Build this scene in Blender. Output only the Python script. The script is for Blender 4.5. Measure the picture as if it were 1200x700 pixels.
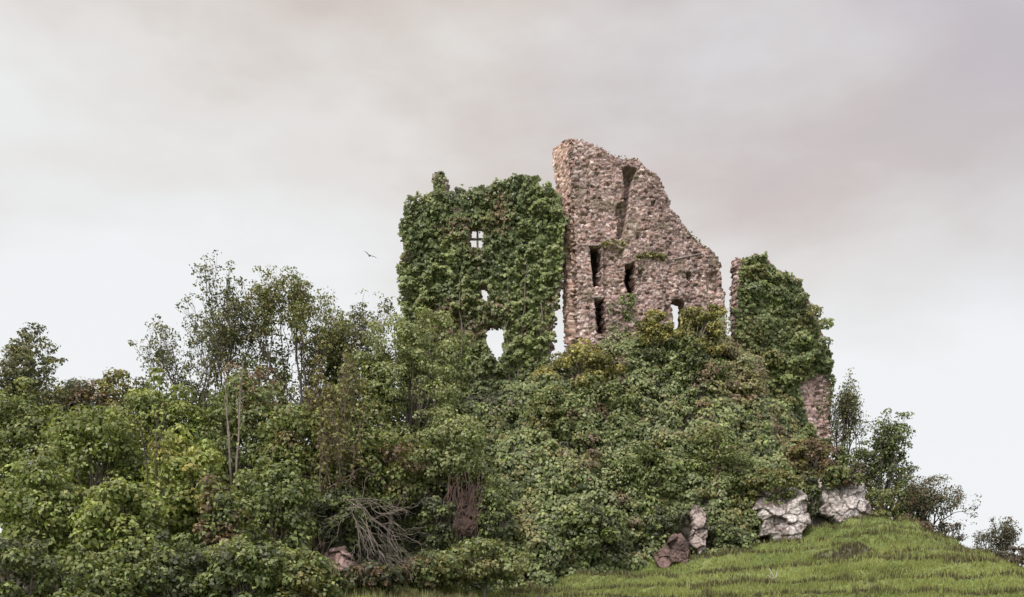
import bpy, math
import numpy as np
R = math.radians
scene = bpy.context.scene
for o in list(bpy.data.objects): bpy.data.objects.remove(o, do_unlink=True)

# ------------------------------------------------------------------ camera
CAMZ = 1.7; FPX = 1320.0; HOR = 780.0          # photo pixels: focal length and horizon row
cam_d = bpy.data.cameras.new('camera'); cam = bpy.data.objects.new('camera', cam_d)
scene.collection.objects.link(cam); scene.camera = cam
cam.location = (0, 0, CAMZ); cam.rotation_euler = (R(90), 0, 0)
cam_d.sensor_width = 36; cam_d.lens = 36 * FPX / 1200; cam_d.shift_y = (HOR - 350) / 1200
cam_d.clip_end = 20000
scene.render.resolution_x = 1024; scene.render.resolution_y = 597

# ------------------------------------------------------------------ world: overcast, warm grey cloud over a Nishita sky
SUN_EL, SUN_AZ = 48, 215        # azimuth clockwise from +Y: behind and to the left of the camera
world = bpy.data.worlds.new('World'); scene.world = world; world.use_nodes = True
nt = world.node_tree; nt.nodes.clear(); N = nt.nodes.new; L = nt.links.new
out = N('ShaderNodeOutputWorld')
sky = N('ShaderNodeTexSky'); sky.sky_type = 'NISHITA'; sky.sun_disc = False
sky.sun_elevation = R(SUN_EL); sky.sun_rotation = R(SUN_AZ)
bg1 = N('ShaderNodeBackground'); bg1.inputs[1].default_value = 0.06; L(sky.outputs[0], bg1.inputs[0])
tc = N('ShaderNodeTexCoord'); sep = N('ShaderNodeSeparateXYZ'); L(tc.outputs['Generated'], sep.inputs[0])
def math_n(op, a, b=None, c=None):
    m = N('ShaderNodeMath'); m.operation = op
    for i, v in enumerate((a, b, c)):
        if v is None: continue
        if isinstance(v, (int, float)): m.inputs[i].default_value = v
        else: L(v, m.inputs[i])
    return m.outputs[0]
mp = N('ShaderNodeMapping'); mp.inputs['Scale'].default_value = (1.0, 1.0, 2.2); mp.inputs['Location'].default_value = (0.35, 0.1, 0.42)
L(tc.outputs['Generated'], mp.inputs[0])
n1 = N('ShaderNodeTexNoise'); n1.inputs['Scale'].default_value = 2.6; n1.inputs['Detail'].default_value = 9; n1.inputs['Roughness'].default_value = .52
L(mp.outputs[0], n1.inputs['Vector'])
n2 = N('ShaderNodeTexNoise'); n2.inputs['Scale'].default_value = 1.7; n2.inputs['Detail'].default_value = 4
mp2 = N('ShaderNodeMapping'); mp2.inputs['Location'].default_value = (4.3, 1.1, 7.0); mp2.inputs['Scale'].default_value = (1, 1, 1.8)
L(tc.outputs['Generated'], mp2.inputs[0]); L(mp2.outputs[0], n2.inputs['Vector'])
# height in the sky, disturbed by the clouds
hgt = math_n('ADD', sep.outputs[2], math_n('MULTIPLY', math_n('SUBTRACT', n1.outputs['Fac'], 0.5), 1.0))
hgt = math_n('ADD', hgt, math_n('MULTIPLY', sep.outputs[0], -0.10))
ramp = N('ShaderNodeValToRGB'); L(hgt, ramp.inputs[0]); cr = ramp.color_ramp
cr.elements[0].position = 0.20; cr.elements[0].color = (.755, .765, .775, 1)
cr.elements[1].position = 0.80; cr.elements[1].color = (.45, .395, .395, 1)
for p, c in ((.30, (.71, .71, .705, 1)), (.42, (.66, .635, .61, 1)), (.55, (.555, .495, .46, 1))):
    e = cr.elements.new(p); e.color = c
warm = N('ShaderNodeMix'); warm.data_type = 'RGBA'; warm.inputs[7].default_value = (.41, .405, .50, 1)
L(ramp.outputs[0], warm.inputs[6])
xfac = math_n('MULTIPLY_ADD', sep.outputs[0], 1.9, math_n('MULTIPLY_ADD', n2.outputs['Fac'], 1.6, -.95))
hf = N('ShaderNodeMapRange'); L(sep.outputs[2], hf.inputs[0]); hf.inputs[1].default_value = .26; hf.inputs[2].default_value = .46
cl = N('ShaderNodeClamp'); L(xfac, cl.inputs[0])
L(math_n('MULTIPLY', math_n('MULTIPLY', cl.outputs[0], hf.outputs[0]), 0.9), warm.inputs[0])
# the thin cloud overhead lets more light through
top = N('ShaderNodeMapRange'); L(sep.outputs[2], top.inputs[0]); top.inputs[1].default_value = .55; top.inputs[2].default_value = .8
top.inputs[3].default_value = 1.0; top.inputs[4].default_value = 3.0
bg2 = N('ShaderNodeBackground'); L(warm.outputs[2], bg2.inputs[0]); 
# the brighter half of the sky lies behind the camera
bk = N('ShaderNodeMapRange'); L(sep.outputs[1], bk.inputs[0]); bk.inputs[1].default_value = .1; bk.inputs[2].default_value = -.5
bk.inputs[3].default_value = 1.0; bk.inputs[4].default_value = 1.5
L(math_n('MULTIPLY', math_n('MULTIPLY', top.outputs[0], bk.outputs[0]), 1.0), bg2.inputs[1])
mixs = N('ShaderNodeMixShader'); mixs.inputs[0].default_value = 0.93
L(bg1.outputs[0], mixs.inputs[1]); L(bg2.outputs[0], mixs.inputs[2]); L(mixs.outputs[0], out.inputs[0])

sd = bpy.data.lights.new('sun', 'SUN'); sd.energy = 2.3; sd.angle = R(6); sd.color = (1, .95, .88)
so = bpy.data.objects.new('sun', sd); scene.collection.objects.link(so)
so.rotation_euler = (R(90 - SUN_EL), 0, R(180 - SUN_AZ)); so.location = (-30, -30, 60)
vs = scene.view_settings; vs.view_transform = 'Standard'; vs.look = 'None'; vs.gamma = 1; vs.exposure = 0.30
scene.render.engine = 'CYCLES'
cy = scene.cycles
cy.max_bounces = 5; cy.diffuse_bounces = 3; cy.transmission_bounces = 3; cy.glossy_bounces = 2; cy.transparent_max_bounces = 4

# ------------------------------------------------------------------ helpers
col = scene.collection
def P(px, py, Y):                                  # a pixel of the photo at depth Y -> world point
    return np.array([(px - 600) / FPX * Y, Y, CAMZ + (HOR - py) / FPX * Y])
def hsh(*a):
    h = np.zeros(np.broadcast(*a).shape, dtype=np.float64)
    for k, v in enumerate(a): h = h + np.asarray(v, dtype=np.float64) * (127.1, 311.7, 74.7, 53.3)[k]
    s = np.sin(h) * 43758.5453
    return s - np.floor(s)
def vn(x, y, seed=0):
    xi, yi = np.floor(x), np.floor(y); fx, fy = x - xi, y - yi
    fx = fx * fx * (3 - 2 * fx); fy = fy * fy * (3 - 2 * fy)
    a, b = hsh(xi, yi, seed), hsh(xi + 1, yi, seed); c, d = hsh(xi, yi + 1, seed), hsh(xi + 1, yi + 1, seed)
    return (a * (1 - fx) + b * fx) * (1 - fy) + (c * (1 - fx) + d * fx) * fy
def fbm(x, y, seed=0, o=4):
    r = 0; a = .5
    for i in range(o): r = r + a * (vn(x, y, seed + i) - .5); x = x * 2.03; y = y * 2.03; a *= .5
    return r * 2
def vn3(p, seed=0):
    z = p[:, 2]; zi = np.floor(z); f = z - zi; f = f * f * (3 - 2 * f)
    return vn(p[:, 0] + zi * 17.3, p[:, 1] + zi * 9.1, seed) * (1 - f) + vn(p[:, 0] + (zi + 1) * 17.3, p[:, 1] + (zi + 1) * 9.1, seed) * f
def inpoly(x, y, poly):
    r = np.zeros(x.shape, bool); n = len(poly)
    for i in range(n):
        (x0, y0), (x1, y1) = poly[i], poly[(i + 1) % n]
        if y0 == y1: continue
        c = ((y0 > y) != (y1 > y)) & (x < (x1 - x0) * (y - y0) / (y1 - y0) + x0)
        r ^= c
    return r
def mesh_obj(name, V, F, mat, parent=None, colr=None, dom='FACE', smooth=False, origin=None):
    """V (n,3), F (m,k) with one k, or a list of such arrays"""
    V = np.asarray(V, dtype=np.float64)
    if origin is None: origin = np.array(parent['_o']) if parent is not None else V.mean(0)
    Fs = F if isinstance(F, list) else [F]
    Fs = [np.asarray(f, dtype=np.int32) for f in Fs if len(f)]
    me = bpy.data.meshes.new(name)
    li = np.concatenate([f.ravel() for f in Fs]); tot = np.concatenate([np.full(len(f), f.shape[1]) for f in Fs])
    st = np.concatenate([[0], np.cumsum(tot)[:-1]])
    me.vertices.add(len(V)); me.vertices.foreach_set('co', (V - np.asarray(origin)).astype(np.float32).ravel())
    me.loops.add(len(li)); me.loops.foreach_set('vertex_index', li.astype(np.int32))
    me.polygons.add(len(tot)); me.polygons.foreach_set('loop_start', st.astype(np.int32))
    try: me.polygons.foreach_set('loop_total', tot.astype(np.int32))
    except Exception: pass
    if smooth: me.polygons.foreach_set('use_smooth', np.ones(len(tot), bool))
    if colr is not None:
        at = me.attributes.new('col', 'FLOAT_COLOR', dom)
        c = np.ones((len(colr), 4), np.float32); c[:, :3] = colr
        at.data.foreach_set('color', c.ravel())
    me.update(); me.validate()
    me.materials.append(mat)
    o = bpy.data.objects.new(name, me); col.objects.link(o)
    if parent is not None: o.parent = parent
    else: o.location = tuple(float(v) for v in origin)
    return o
def tag(o, label=None, cat=None, group=None, kind=None):
    if label: o['label'] = label
    if cat: o['category'] = cat
    if group: o['group'] = group
    if kind: o['kind'] = kind
    return o
roots = []
def thing(name, label, cat, loc, group=None):
    o = bpy.data.objects.new(name, None); col.objects.link(o); o.location = tuple(float(v) for v in loc)
    o['_o'] = [float(v) for v in loc]; roots.append(o)
    return tag(o, label, cat, group)

# ------------------------------------------------------------------ materials
def new_mat(name):
    m = bpy.data.materials.new(name); m.use_nodes = True; t = m.node_tree
    return m, t, t.nodes['Principled BSDF']
def leaf_mat(name, rough=.45, trans=.28, spec=.5):
    m, t, b = new_mat(name)
    a = t.nodes.new('ShaderNodeAttribute'); a.attribute_name = 'col'
    t.links.new(a.outputs['Color'], b.inputs['Base Color']); b.inputs['Roughness'].default_value = rough
    b.inputs['Specular IOR Level'].default_value = spec
    tr = t.nodes.new('ShaderNodeBsdfTranslucent'); mx = t.nodes.new('ShaderNodeMixShader'); mx.inputs[0].default_value = trans
    mul = t.nodes.new('ShaderNodeMix'); mul.data_type = 'RGBA'; mul.blend_type = 'MULTIPLY'; mul.inputs[0].default_value = 1
    mul.inputs[7].default_value = (1.3, 1.35, .7, 1)
    t.links.new(a.outputs['Color'], mul.inputs[6]); t.links.new(mul.outputs[2], tr.inputs[0])
    t.links.new(b.outputs[0], mx.inputs[1]); t.links.new(tr.outputs[0], mx.inputs[2])
    t.links.new(mx.outputs[0], t.nodes['Material Output'].inputs[0])
    return m
def attr_mat(name, rough=.9, nscale=6, namp=.5, bump=.25, bscale=12):
    m, t, b = new_mat(name)
    a = t.nodes.new('ShaderNodeAttribute'); a.attribute_name = 'col'
    tc = t.nodes.new('ShaderNodeTexCoord')
    n = t.nodes.new('ShaderNodeTexNoise'); n.inputs['Scale'].default_value = nscale; n.inputs['Detail'].default_value = 6; n.inputs['Roughness'].default_value = .7
    t.links.new(tc.outputs['Object'], n.inputs['Vector'])
    mr = t.nodes.new('ShaderNodeMapRange'); mr.inputs[1].default_value = .3; mr.inputs[2].default_value = .7
    mr.inputs[3].default_value = 1 - namp; mr.inputs[4].default_value = 1 + namp
    t.links.new(n.outputs['Fac'], mr.inputs[0])
    mul = t.nodes.new('ShaderNodeVectorMath'); mul.operation = 'SCALE'
    t.links.new(a.outputs['Color'], mul.inputs[0]); t.links.new(mr.outputs[0], mul.inputs['Scale'])
    t.links.new(mul.outputs[0], b.inputs['Base Color']); b.inputs['Roughness'].default_value = rough
    b.inputs['Specular IOR Level'].default_value = .25
    n2 = t.nodes.new('ShaderNodeTexNoise'); n2.inputs['Scale'].default_value = bscale; n2.inputs['Detail'].default_value = 5
    t.links.new(tc.outputs['Object'], n2.inputs['Vector'])
    bp = t.nodes.new('ShaderNodeBump'); bp.inputs['Strength'].default_value = bump; bp.inputs['Distance'].default_value = .1
    t.links.new(n2.outputs['Fac'], bp.inputs['Height']); t.links.new(bp.outputs[0], b.inputs['Normal'])
    return m
M_ivy = leaf_mat('ivy_leaf', .45, .2, .4)
M_leaf = leaf_mat('tree_leaf', .5, .32, .4)
M_grass = leaf_mat('grass_blade', .6, .35, .2)
M_stone = attr_mat('rubble_stone', .92, 5, .35, .5, 14)
M_rock = attr_mat('limestone', .9, 2.2, .3, .6, 9)
M_ground = attr_mat('turf', .95, 1.5, .45, .8, 8)
M_bark = attr_mat('bark', .9, 4, .35, .3, 20)

# ------------------------------------------------------------------ terrain functions
def px2X(t, Y): return [((p - 600) / FPX * Y, CAMZ + (HOR - q) / FPX * Y) for p, q in t]
RIDGE = px2X([(-300, 735), (0, 728), (300, 690), (600, 666), (740, 645), (840, 634), (940, 613), (1000, 602), (1040, 610), (1130, 653), (1200, 692), (1300, 740), (1500, 765)], 78)
CREST = px2X([(-400, 660), (0, 640), (200, 600), (350, 545), (450, 503), (520, 478), (560, 466), (640, 452), (665, 425), (700, 412), (760, 386), (790, 388), (815, 368), (850, 370), (880, 406), (915, 460), (950, 514), (985, 556), (1015, 600), (1060, 690)], 79)
rx, rz = zip(*RIDGE); cx_, cz_ = zip(*CREST)
def sm(t): t = np.clip(t, 0, 1); return t * t * (3 - 2 * t)
def ground_z(X, Y):
    X = np.asarray(X, float); Y = np.asarray(Y, float)
    zc = np.interp(X, rx, rz)
    t = np.clip((Y - 8) / 70, 0, 1)
    z = zc * t * t
    z = z * (1 - sm((Y - 79) / 60) * np.where(X > 15, .9, .7))
    z = z + fbm(X * .12, Y * .12, 3) * .9 * sm((Y - 5) / 30) * (1 - sm((Y - 200) / 200)) * np.where(Y > 74, .5, 1)
    return z
def terrace(X, Y, z):                              # sheep tracks: stepped turf
    w = z * .95 + fbm(X * .10, Y * .3, 9, 3) * 1.1 + .15 * np.sin(X * .25)
    f = w - np.floor(w)
    return (np.where(f < .72, f / .72, (1 - f) / .28) - .5) * .72 * sm((Y - 44) / 8) * sm((92 - Y) / 8), f
def toe(X): return 70.5 + 2.2 * sm((X - 3) / 12) + 2.6 * sm((X - 16) / 4) + fbm(X * .25, X * 0, 21) * 2.2
def crag_z(X, Y):
    X = np.asarray(X, float); Y = np.asarray(Y, float)
    g = ground_z(X, Y); c = np.interp(X, cx_, cz_)
    t = np.clip((Y - toe(X)) / 8.0, 0, 1)
    s = np.where(t < .5, .5 * (2 * t) ** 1.15, 1 - .5 * (2 * (1 - t)) ** 1.25)
    s = s * (1 - sm((Y - 89) / 9))
    lump = (fbm(X * .35, Y * .35, 31, 4) * 3.0 + np.abs(fbm(X * 1.1, Y * 1.1, 33, 4)) * 1.5) * np.sin(np.clip(t, 0, 1) * math.pi)
    return g - .4 + (np.maximum(c - g, -3)) * s + lump * np.clip((c - g) / 8, 0, 1)
def surf(X, Y): return np.maximum(ground_z(X, Y), crag_z(X, Y))
def grid_mesh(name, xs, ys, zf, mat, cf):
    X, Y = np.meshgrid(xs, ys); Z, C = zf(X, Y), None
    C = cf(X, Y, Z)
    V = np.stack([X, Y, Z], -1).reshape(-1, 3); nx, ny = len(xs), len(ys)
    i = np.arange(nx * ny).reshape(ny, nx)
    F = np.stack([i[:-1, :-1], i[:-1, 1:], i[1:, 1:], i[1:, :-1]], -1).reshape(-1, 4)
    return mesh_obj(name, V, F, mat, colr=C.reshape(-1, 3), dom='POINT', smooth=True, origin=(0, 0, 0))
def lerp(a, b, t): return np.asarray(a) * (1 - t[..., None]) + np.asarray(b) * t[..., None]
def gz(X, Y): z = ground_z(X, Y); return z + terrace(X, Y, z)[0]
GREEN_A, GREEN_B = (.10, .14, .04), (.16, .19, .065)
def gcol(X, Y, Z):
    _, f = terrace(X, Y, ground_z(X, Y))
    c = lerp(GREEN_A, GREEN_B, np.clip(.5 + fbm(X * .5, Y * .5, 5), 0, 1))
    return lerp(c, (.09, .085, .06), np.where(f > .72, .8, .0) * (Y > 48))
def spread(lo, a, b, hi, step, k):
    mid = np.arange(a, b + step / 2, step)
    l = a - np.geomspace(step * 2, a - lo, k)[::-1]; h = b + np.geomspace(step * 2, hi - b, k)
    return np.concatenate([l, mid, h])
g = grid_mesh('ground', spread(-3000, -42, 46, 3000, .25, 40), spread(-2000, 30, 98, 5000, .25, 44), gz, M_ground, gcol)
tag(g, kind='structure')
def rock_cols(X, Y, Z):
    n = np.clip(.5 + fbm(X * .8 + Z * .3, Z * .8, 41) * 1.2, 0, 1)
    return lerp((.035, .036, .026), (.085, .075, .055), n)
c = grid_mesh('crag', np.arange(-36, 32, .22), np.arange(66, 99, .22), crag_z, M_ground, rock_cols)
tag(c, kind='structure')

# ------------------------------------------------------------------ foliage
def norm(v): return v / np.maximum(np.linalg.norm(v, axis=-1, keepdims=True), 1e-9)
def leaf_quads(C, Nn, size, rng, down=.6, width=.38):
    """one folded quad per leaf; C centres, Nn outward normals"""
    n = len(C); Nn = norm(Nn)
    t = norm(np.stack([rng.normal(0, .6, n), rng.normal(0, .6, n), -np.full(n, down) + rng.normal(0, .5, n)], -1))
    t = norm(t - Nn * (t * Nn).sum(-1, keepdims=True)); b = np.cross(Nn, t)
    s = np.asarray(size)[:, None] if np.ndim(size) else np.full((n, 1), size)
    base = C - t * s * .5; tip = C + t * s * .5 - Nn * s * .12
    m = C - t * s * .08 + Nn * s * .12
    return np.stack([base, m + b * s * width, tip, m - b * s * width], 1).reshape(-1, 3)
def quads(n, off=0): return np.arange(n * 4).reshape(-1, 4) + off
PAL = {
 'mid':   ((.095, .120, .042), (.245, .280, .100)),
 'bright':((.150, .185, .052), (.340, .385, .125)),
 'dark':  ((.056, .066, .040), (.120, .135, .068)),
 'olive': ((.130, .125, .050), (.265, .255, .098)),
 'yellow':((.230, .215, .065), (.420, .385, .130)),
 'ivy':   ((.062, .086, .036), (.245, .285, .108)),
 'rust':  ((.125, .088, .058), (.230, .165, .100)),
 'brown': ((.090, .074, .055), (.160, .130, .090)),
 'soft':  ((.120, .150, .060), (.255, .290, .125)),
 'pale':  ((.150, .175, .075), (.300, .330, .155)),
 'grey':  ((.076, .078, .056), (.138, .138, .102)),
}
def tint(pal, u, rng, n):
    a, b = PAL[pal]; u = np.clip(u, 0, 1)[:, None]
    c = np.array(a) * (1 - u) + np.array(b) * u
    return c * rng.uniform(.6, 1.45, (n, 1)) * rng.uniform(.92, 1.08, (n, 3))
def clump_leaves(cen, rad, per, size, pal, rng, flat=.7, up=.5, out_dir=None, mixpal=None, mixp=0.0, down=.6):
    """cen (m,3), rad (m,), -> verts, cols"""
    m = len(cen); k = np.repeat(np.arange(m), per); n = len(k)
    d = norm(rng.normal(0, 1, (n, 3)) + np.array([0, -.25, .35]))
    r = rad[k] * rng.uniform(.45, 1.12, n) ** .6
    C = cen[k] + d * r[:, None] * np.array([1, 1, flat])
    Nn = d + np.array([0, 0, up]) + rng.normal(0, .35, (n, 3))
    if out_dir is not None: Nn = Nn + np.asarray(out_dir)
    V = leaf_quads(C, Nn, size * rng.uniform(.65, 1.35, n), rng, down)
    cu = rng.uniform(0, 1, m)
    cc = tint(pal, cu[k] * .7 + rng.uniform(0, .45, n), rng, n)
    if mixpal:
        w = (rng.uniform(0, 1, m) < mixp)[k] | (rng.uniform(0, 1, n) < mixp * .4)
        cc[w] = tint(mixpal, rng.uniform(0, 1, n), rng, n)[w]
    return V, cc
def clear_gap(V, cc):
    """no twigs grow across the opening at the tower's foot"""
    c = V.reshape(-1, 4, 3).mean(1); px = 600 + c[:, 0] / c[:, 1] * FPX; py = HOR - (c[:, 2] - CAMZ) / c[:, 1] * FPX
    k = ~inpoly(px + (vn(py * .3, px * .3, 4) - .5) * 4, py, [(787, 352), (798, 354), (798, 384), (789, 388)])
    return V.reshape(-1, 4, 3)[k].reshape(-1, 3), cc[k]
def tube_mesh(paths, sides=5):
    Vs, Fs, off = [], [], 0
    for pts, rad in paths:
        pts = np.asarray(pts, float); k = len(pts); rad = np.asarray(rad, float)
        t = norm(np.gradient(pts, axis=0)); ref = np.array([.31, .95, .05])
        a = norm(np.cross(t, ref)); b = np.cross(t, a)
        an = np.arange(sides) * 2 * math.pi / sides
        V = pts[:, None] + rad[:, None, None] * (a[:, None] * np.cos(an)[None, :, None] + b[:, None] * np.sin(an)[None, :, None])
        i = np.arange(k * sides).reshape(k, sides); j = np.roll(i, -1, 1)
        F = np.stack([i[:-1], j[:-1], j[1:], i[1:]], -1).reshape(-1, 4) + off
        Vs.append(V.reshape(-1, 3)); Fs.append(F); off += k * sides
    return np.concatenate(Vs), np.concatenate(Fs)
def wobble(a, b, n, amp, rng):
    t = np.linspace(0, 1, n)[:, None]; p = a * (1 - t) + b * t
    w = np.cumsum(rng.normal(0, amp, (n, 3)), 0); w -= w[0] + (w[-1] - w[0]) * t
    return p + w
def bark_obj(name, paths, parent, rgb, sides=5, rng=None, **kw):
    V, F = tube_mesh(paths, sides)
    n = .8 + .5 * vn(V[:, 0] * 3, V[:, 2] * 1.5, 8)
    return mesh_obj(name, V, F, M_bark, parent, colr=np.array(rgb)[None] * n[:, None], dom='POINT', smooth=True, **kw)

def hug_y(px, py):
    Ys = np.arange(66, 84, .1); q = P(px, py, 1.0); z = CAMZ + (HOR - py) / FPX * Ys
    hit = surf((px - 600) / FPX * Ys, Ys) >= z
    return float(Ys[np.argmax(hit)]) if hit.any() else 78.
def broad_tree(name, label, cat, px, py_top, Y, halfw, py_low, pal, seed, leaf=.24, nc=None, per=75, group=None,
               mix=None, mixp=0, cr=(.55, 1.05), bark=(.13, .11, .095), squash=1.0, up=.5, base=None, hug=None):
    """leafy tree or bush: crown between rows py_top and py_low of the photo's scale at its own depth"""
    rng = np.random.default_rng(seed)
    if hug is not None: Y = hug_y(px, py_top + (py_low - py_top) * .6) + hug
    top = P(px, py_top, Y); low = P(px, py_low, Y); hw = halfw / FPX * Y
    bz = float(surf(top[0], Y)) if base is None else base
    root = thing(name, label, cat, (top[0], Y, bz), group)
    cz = (top[2] + low[2]) / 2; hh = (top[2] - low[2]) / 2
    if nc is None: nc = int(32 + hw * hh * 8)
    # clump centres: mostly on the shell, uneven
    d = norm(rng.normal(0, 1, (nc, 3))); rr = rng.uniform(.35, 1, nc) ** .45
    hw_, hh_ = max(hw - cr[0] * .7, .4), max(hh - cr[0] * .6, .4)
    wob = 1 + .28 * (vn(d[:, 0] * 2.2 + seed, d[:, 2] * 2.2 + d[:, 1] * 2.2, seed) - .5) * 2
    cen = np.array([top[0], Y, cz]) + d * (rr * wob)[:, None] * np.array([hw_, hw_ * .85 * squash, hh_])
    rad = rng.uniform(cr[0], cr[1], nc)
    V, cc = clump_leaves(cen, rad, per, leaf, pal, rng, mixpal=mix, mixp=mixp, up=up)
    if px > 700: V, cc = clear_gap(V, cc)
    paths = []
    tb = np.array([top[0], Y, bz - .3]); fork = np.array([top[0] + rng.normal(0, .2), Y, max(bz + .4, low[2] + hh * .25)])
    r0 = .10 + .03 * hh
    paths.append((wobble(tb, fork, 6, .07, rng), np.linspace(r0, r0 * .7, 6)))
    for i in rng.choice(nc, min(nc, 26), replace=False):
        q = wobble(fork, cen[i], 6, .12, rng); paths.append((q, np.linspace(r0 * .45, .02, 6)))
    bark_obj('trunk', paths, root, bark)
    mesh_obj('crown', V, quads(len(V) // 4), M_leaf, root, colr=cc)
    return root

def limb_tree(name, label, cat, px, py_top, Y, halfw, seed, pal='dark', group=None, mix='olive', mixp=.25, leaf=.2,
              per=14, bark=(.085, .07, .062), stems=3, depth=5, tiplev=2, base=None, lean=0., bare=.0, crown0=.35, cr=.5, py_base=None):
    """open tree with visible branching; leaves only at the twig ends"""
    rng = np.random.default_rng(seed)
    top = P(px, py_top, Y); hw = halfw / FPX * Y
    bz = float(surf(top[0], Y)) if base is None else base
    H = top[2] - bz
    root = thing(name, label, cat, (top[0], Y, bz), group)
    paths, tips = [], []
    def grow(p, d, ln, r, lev):
        n = 5; q = p + d * ln
        pts = wobble(p, q, n, ln * .035, rng); paths.append((pts, np.linspace(r, r * .62, n)))
        if lev >= depth or r < .008:
            tips.append(q); return
        if lev >= tiplev: tips.append(pts[3] + rng.normal(0, .2, 3)); tips.append(pts[2] + rng.normal(0, .25, 3))
        k = rng.integers(2, 4) if lev < 2 else 3
        for _ in range(k):
            dd = norm(d + rng.normal(0, .42, 3) * np.array([1.1, .9, .7]) + np.array([0, 0, .18]))
            s = pts[rng.integers(3, 5)] if lev else pts[rng.integers(2, 5)]
            grow(s, dd, ln * rng.uniform(.58, .8), r * .55, lev + 1)
    for s in range(stems):
        a = rng.uniform(-1, 1) * .75
        d = norm(np.array([a * hw / H * 1.3 + lean, rng.normal(0, .12), 1]))
        grow(np.array([top[0] + a * .5, Y + rng.normal(0, .2), bz - .2]), d, H * crown0 * rng.uniform(.85, 1.1), .035 + H * .009, 0)
    T = np.array(tips)
    # fit to the photographed height and width
    allp = np.concatenate([p for p, _ in paths])
    sz = (H) / max(T[:, 2].max() - bz, .1); sx = hw / max(np.percentile(np.abs(T[:, 0] - top[0]), 95), .1)
    def fit(p):
        p = p.copy(); k = np.clip((p[:, 2] - bz) / H, 0, 1.5)[:, None]
        p[:, 2] = bz + (p[:, 2] - bz) * sz; f = 1 + (sx - 1) * np.clip(k[:, 0] * 1.5, 0, 1)
        p[:, 0] = top[0] + (p[:, 0] - top[0]) * f; p[:, 1] = Y + (p[:, 1] - Y) * f
        return p
    paths = [(fit(p), r) for p, r in paths]; T = fit(T)
    if bare: T = T[rng.uniform(0, 1, len(T)) > bare]
    bark_obj('trunk', paths, root, bark, 4)
    if per:
        V, cc = clump_leaves(T, rng.uniform(cr * .5, cr, len(T)), per, leaf, pal, rng, mixpal=mix, mixp=mixp, flat=.6, up=.4)
        mesh_obj('crown', V, quads(len(V) // 4), M_leaf, root, colr=cc)
    return root

# ------------------------------------------------------------------ ruined walls
STONES = np.array([(.30, .225, .205), (.25, .19, .18), (.35, .265, .24), (.42, .36, .335), (.15, .12, .115), (.31, .215, .19), (.28, .235, .225), (.52, .46, .43), (.20, .15, .14), (.37, .29, .265)])
class Plane:
    def __init__(s, px0, Y0, ang, flip=False):
        s.O = np.array([(px0 - 600) / FPX * Y0, Y0]); s.d = np.array([math.cos(ang), math.sin(ang)])
        s.n = np.array([s.d[1], -s.d[0]])
    def uz(s, px, py):
        k = (px - 600) / FPX
        u = (k * s.O[1] - s.O[0]) / (s.d[0] - k * s.d[1]); Y = s.O[1] + u * s.d[1]
        return u, CAMZ + (HOR - py) / FPX * Y
    def poly(s, pts): return [s.uz(*p) for p in pts]
    def world(s, u, z, out):
        q = s.O[None] + np.outer(u, s.d) + np.outer(out, s.n)
        return np.stack([q[:, 0], q[:, 1], z], -1)
def stones(u, z, sw, sh, seed, jit=.45):
    """nearest jittered stone centre: id hash, distances, centre"""
    gy0 = np.floor(z / sh); best = np.full(u.shape, 9.); sec = best.copy(); bid = np.zeros(u.shape); cu = u.copy(); cz = z.copy()
    for dy in (-1, 0, 1):
        gy = gy0 + dy; offs = (gy % 2) * .5 + hsh(gy, gy * 0 + 3, seed) * .6
        gx0 = np.floor(u / sw - offs)
        for dx in (-1, 0, 1):
            gx = gx0 + dx
            x = (gx + offs + .5 + (hsh(gx, gy, seed + 1) - .5) * .7) * sw; y = (gy + .5 + (hsh(gx, gy, seed + 2) - .5) * jit) * sh
            d = np.maximum(np.abs(u - x) / sw, np.abs(z - y) / sh) * .6 + np.hypot((u - x) / sw, (z - y) / sh) * .5
            c = d < best
            sec = np.where(c, best, np.minimum(sec, d)); bid = np.where(c, hsh(gx, gy, seed + 5), bid)
            cu = np.where(c, x, cu); cz = np.where(c, y, cz); best = np.where(c, d, best)
    return bid, best, sec, cu, cz
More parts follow.
